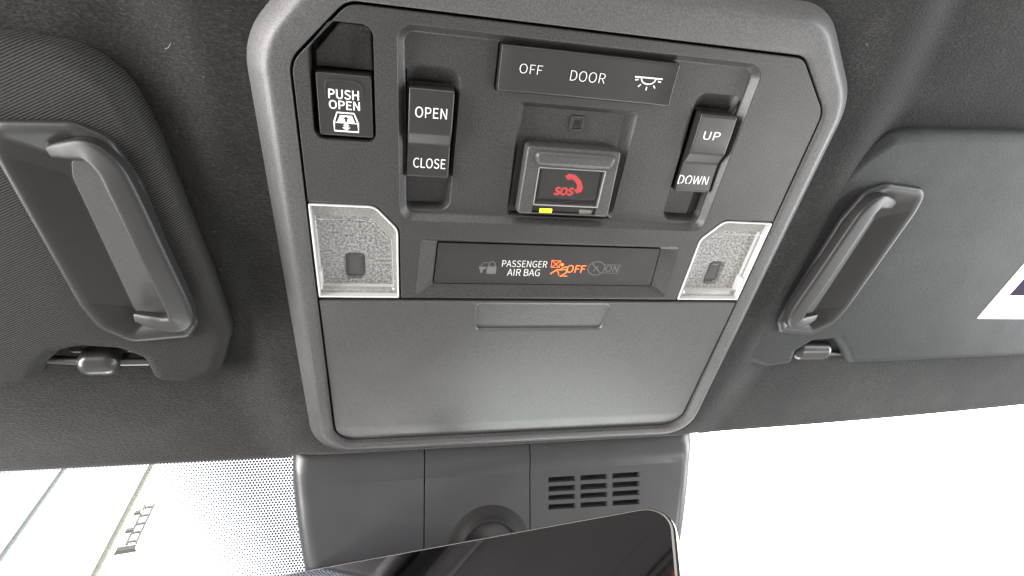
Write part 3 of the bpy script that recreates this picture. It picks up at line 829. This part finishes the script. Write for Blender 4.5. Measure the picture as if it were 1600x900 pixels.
# ------------------------------------------------------------------ camera cover behind the mirror
cc = thing('camera_cover', W((0, -290, 5)), 'grey three-piece camera cover with a slotted vent under the front edge of the console', 'camera cover')
hp_pts = [(-252, -30), (-257, -22), (-262.5, -14.5), (-267.5, -9.2), (-271.5, -6.3), (-276, -4.2), (-300, 13.0), (-345, 46.0)]
PD = Vector((-45, 33.0)).normalized()       # direction of the flat face (v, w)
PN = Vector((PD.y, -PD.x))                  # towards the viewer: +w
if PN.y < 0: PN = -PN
P0 = (-276.0, -4.2)
def hpos(u, s, h=0):
    return (u, P0[0] + PD.x * s + PN.x * h, P0[1] + PD.y * s + PN.y * h)
nW = W((0, PN.x, PN.y)).normalized()
def cover_px(px, py, h=0):
    p0 = W(hpos(0, 0, h)); p = on_plane(px, py, p0, nW)
    u_, v_, w_ = p[0] * 1000, -p[1] * 1000, -p[2] * 1000
    return u_, (v_ - P0[0]) * PD.x + (w_ - P0[1]) * PD.y
RO = 11.0
def eu(side, s):   # where the flat face starts to roll over at the outer ends
    return side * (128.5 - RO - .10 * max(0, s) - .0010 * max(0, s) ** 2)
S_END = 78
def cover_panel(name, ua, ub, holes=(), mats=MAT['housing']):
    mb = MB(); rows = []
    prf = [(v, w, None) for v, w in hp_pts[:6]]
    nn = 10
    def edge(u, s): return u(s) if callable(u) else u
    sval = [-26, -20, -15.5, -10.5, -5.5, 0]
    for (v, w, _), s in zip(prf, sval):
        a_, b2 = edge(ua, s), edge(ub, s)
        rows.append(mb.ring([(a_ + (b2 - a_) * i / nn, v) for i in range(nn + 1)], w))
    for a_, b2 in zip(rows, rows[1:]): mb.bridge(a_, b2, closed=False)
    # flat face in (u, s), with the slots cut through it
    base = len(mb.v)
    outer2 = [(edge(ua, 0) + (edge(ub, 0) - edge(ua, 0)) * i / nn, 0.0) for i in range(nn + 1)]
    outer2 += [(edge(ub, s), s) for s in np.linspace(0, S_END, 9)[1:]] + [(edge(ua, s), s) for s in np.linspace(S_END, 0, 9)[:-1]]
    polys = [outer2] + [rounded(h, .35, 2) for h in holes]
    flat_ = [p for q in polys for p in q]
    for p in flat_: mb.v.append(hpos(p[0], p[1]))
    for t in tessellate_polygon([[Vector((p[0], p[1], 0)) for p in q] for q in polys]): mb.face([base + k for k in t])
    k = base + len(outer2)
    for q in polys[1:]:
        ids = list(range(k, k + len(q))); k += len(q)
        dn = [len(mb.v) + i for i in range(len(q))]; mb.v += [hpos(p[0], p[1], -3.5) for p in q]; mb.bridge(ids, dn)
    # sides: a straight return at the joints, a rolled edge at the outer ends
    for u_ in (ua, ub):
        cols_ = []
        if callable(u_):
            sd_ = 1 if u_(0) > 0 else -1
            steps = [(RO * math.sin(R(90) * k / 7), RO * (1 - math.cos(R(90) * k / 7))) for k in range(8)] + [(RO, RO + 8)]
            steps = [(sd_ * a, b2) for a, b2 in steps]
        else: steps = [(0, 0), (0, 9)]
        for off, h in steps:
            col_ = []
            for (v, w, _), s in list(zip(prf, sval))[:-1]: col_.append(len(mb.v)); mb.v.append((edge(u_, s) + off, v, w - h))
            for s in np.linspace(0, S_END, 9): col_.append(len(mb.v)); mb.v.append(hpos(edge(u_, s) + off, s, -h))
            cols_.append(col_)
        for a_, b2 in zip(cols_, cols_[1:]): mb.bridge(a_, b2, closed=False)
    return mb.build(name, mats, cc, angle=45, bevel=0)
G1, G2 = cover_px(663, 760)[0], cover_px(828, 760)[0]
cover_panel('side_panel', lambda s: eu(-1, s), G1 - .35)
cover_panel('centre_panel', G1 + .35, G2 - .35)
slots = []
cols = [((857, 900), (857, 897)), ((907, 949), (906, 948)), ((957, 999), (957, 1000))]
def quad(x0, x1, y0, y1, sl): return [cover_px(x0, y0 + sl * (x0 - 857)), cover_px(x1, y0 + sl * (x1 - 857)), cover_px(x1, y1 + sl * (x1 - 857)), cover_px(x0, y1 + sl * (x0 - 857))]
for (ya, yb) in ((746, 754), (760, 768.5), (774, 782), (788.5, 796.5)):
    for (x0, x1) in ((857, 899), (907, 949), (957, 999)):
        slots.append(quad(x0, x1, ya, yb, -.062))
cover_panel('vent_panel', G2 + .35, lambda s: eu(1, s), slots)
mb = MB(); mb.v = [hpos(u_, s_, -6) for u_, s_ in ((-118, -1), (118, -1), (108, S_END - 4), (-108, S_END - 4))]; mb.v += [(-118, -252, -27), (118, -252, -27)]; mb.face((0, 1, 2, 3)); mb.face((0, 1, 5, 4)); mb.build('inner_backing', MAT['black'], cc, flat=True)
# flared collar round the mirror stalk
mu, msn = cover_px(765, 856)
col_c = Vector(hpos(mu, msn)); col_n = Vector((0, PN.x, PN.y))
mb = MB(); mb.lathe([(27, -1), (25.5, .2), (23, 1.0), (20.5, 2.2), (19.2, 3.6), (18.4, 4.5), (17.4, 4.8), (16.4, 4.3), (15.6, 2.5), (14.8, -6)], col_c, col_n, 48)
mb.build('stalk_collar', MAT['collar'], cc)

# ------------------------------------------------------------------ rear-view mirror
az, el = R(-28), R(13)
mn = np.array([math.sin(az) * math.cos(el), -math.cos(az) * math.cos(el), math.sin(el)])
mP = CC + ray(1052, 784) * .285
mA = on_plane(415, 901, mP, mn) - mP; ax = mA / np.linalg.norm(mA)
bx = np.cross(mn, ax); bx = bx / np.linalg.norm(bx)
if bx[2] > 0: bx = -bx
MW, MH = 280, 66
rv = thing('rear_view_mirror', Vector(mP + ax * MW * .0005 + bx * MH * .0005 - mn * .03), 'dark frameless rear view mirror tilted below the camera cover', 'mirror')
def mloc(a, b, c): return tuple(mP + ax * a * .001 + bx * b * .001 + mn * c * .001)
def mirror_part(name, d0, prof, mat, r=15, cap=True, **k):
    mb = MB(); pts = [(0, 0), (MW, 0), (MW - 6, MH), (4, MH)]
    mb.stack(pts, r, prof, seg=10, cap=cap)
    mb.v = [mloc(*p) for p in mb.v]
    return mb.build(name, mat, rv, world=True, **k)
mirror_part('mirror_case', 0, [(14, -26), (7, -23), (2.5, -16), (.6, -8), (0, -2), (.3, -.6), (1.2, 0)], MAT['mirror_case'], cap=False)
mirror_part('glass_edge', 0, [(1.2, 0), (1.4, .3), (1.8, .5), (2.1, .6)], MAT['edge_glint'], cap=False)
MAT['mirror'] = plain('mirror_glass', (.30, .29, .30), .06, 1.0)
mirror_part('mirror_glass', 0, [(2.1, .6), (2.2, .6)], MAT['mirror'], flat=True)
mb = MB()
a0 = Vector(W(tuple(col_c + col_n * 2))); a1 = Vector(mP + ax * MW * .0005 + bx * MH * .00045 - mn * .022)
mb.sweep([tuple(a0), tuple(a0.lerp(a1, .5)), tuple(a1)], .0085, .0085, n=20, up=Vector((1, 0, 0)))
mb.build('mirror_stalk', MAT['mirror_case'], rv, world=True)

# ------------------------------------------------------------------ poles outside
def pole(pxa, pxb, dist, rad, label, mat, fittings=False):
    pa = Vector(CC) + Vector(ray(*pxa)) * dist
    base_h = (pa - g0).dot(UP)
    foot = pa - UP * base_h
    t = thing('utility_pole', foot, label, 'pole')
    mb = MB(); topp = pa + UP * 3.0
    mb.sweep([tuple(foot), tuple(foot.lerp(topp, .5)), tuple(topp)], [rad * 1.15, rad, rad * .9], [rad * 1.15, rad, rad * .9], n=16, up=Vector((1, 0, 0)))
    mb.build('shaft', mat, t, world=True)
    return t, pa
MAT['galv'] = plastic('weathered_steel_pole', (.30, .315, .30), .6, 20, .2, .01, .2)
MAT['wood'] = plastic('weathered_timber_pole', (.40, .395, .32), .8, 15, .3, .01, .25)
MAT['pole_fit'] = plastic('pale_steel_fitting', (.30, .305, .29), .5, 20, .1, .01, .2)
pole((60, 795), (0, 880), 11.0, .065, 'plain grey-green pole standing outside, nearest the left edge', MAT['galv'])
t, pa = pole((205, 795), (150, 900), 9.0, .06, 'pale yellowish pole outside with a small lattice frame on its side', MAT['wood'])
side = Vector(CR[0]); side = (side - UP * side.dot(UP)).normalized(); fw = side.cross(UP)
mb = MB()
def wbox(mb, c, sx, sy, sz):
    i0 = len(mb.v)
    for a in (-1, 1):
        for b_ in (-1, 1):
            for d in (-1, 1): mb.v.append(tuple(c + side * a * sx / 2 + fw * b_ * sy / 2 + UP * d * sz / 2))
    for f in ((0, 1, 3, 2), (4, 6, 7, 5), (0, 4, 5, 1), (2, 3, 7, 6), (0, 2, 6, 4), (1, 5, 7, 3)): mb.face([i0 + q for q in f])
cb = Vector(CC) + Vector(ray(221, 818)) * 9.0
for k_ in (-1, 1): wbox(mb, cb + side * .055 * k_, .028, .028, .62)
for k_ in range(5): wbox(mb, cb + UP * (-.27 + .135 * k_), .0815, .022, .022)
mb.build('lattice_frame', MAT['pole_fit'], t, world=True, flat=True)
mb = MB(); cb2 = Vector(CC) + Vector(ray(196, 859)) * 9.0
wbox(mb, cb2, .26, .06, .06); mb.build('bracket', MAT['pole_fit'], t, world=True, flat=True)
for yy in (802, 830):
    mb = MB(); wbox(mb, Vector(CC) + Vector(ray(208 - (yy - 802) * .45, yy)) * 9.0, .2, .04, .04)
    mb.build('arm', MAT['pole_fit'], t, world=True, flat=True)

# ------------------------------------------------------------------ lint caught on the roof lining
mb = MB()
rl = random.Random(3)
spots = [(262, 72, 3.2), (277, 205, .7), (335, 362, .6), (345, 421, 1.0), (318, 120, .5), (851, 699, 1.2), (446, 716, .8), (1354, 70, 1.2), (205, 660, .5), (310, 640, .5)]
for px_, py_, L_ in spots:
    a = U(px_, py_, -6); u0 = np.array([a[0]]); v0 = np.array([a[1]])
    w_ = float(liner_w(u0, v0)[0]) + .15
    a = U(px_, py_, w_); t_ = rl.uniform(0, math.pi)
    dx, dy = math.cos(t_) * L_ / 2, math.sin(t_) * L_ / 2
    mb.sweep([(a[0] - dx, a[1] - dy, w_), (a[0] + dy * .25, a[1] - dx * .25, w_ + .3), (a[0] + dx, a[1] + dy, w_)], [.03, .07, .03], [.03, .07, .03], n=6, smooth=4)
MAT['lint'] = plain('pale_lint', (.34, .33, .30), .9)
tag(mb.build('lint', MAT['lint']), 'tiny pale lint fibres caught on the dark roof lining', 'lint', kind='stuff')
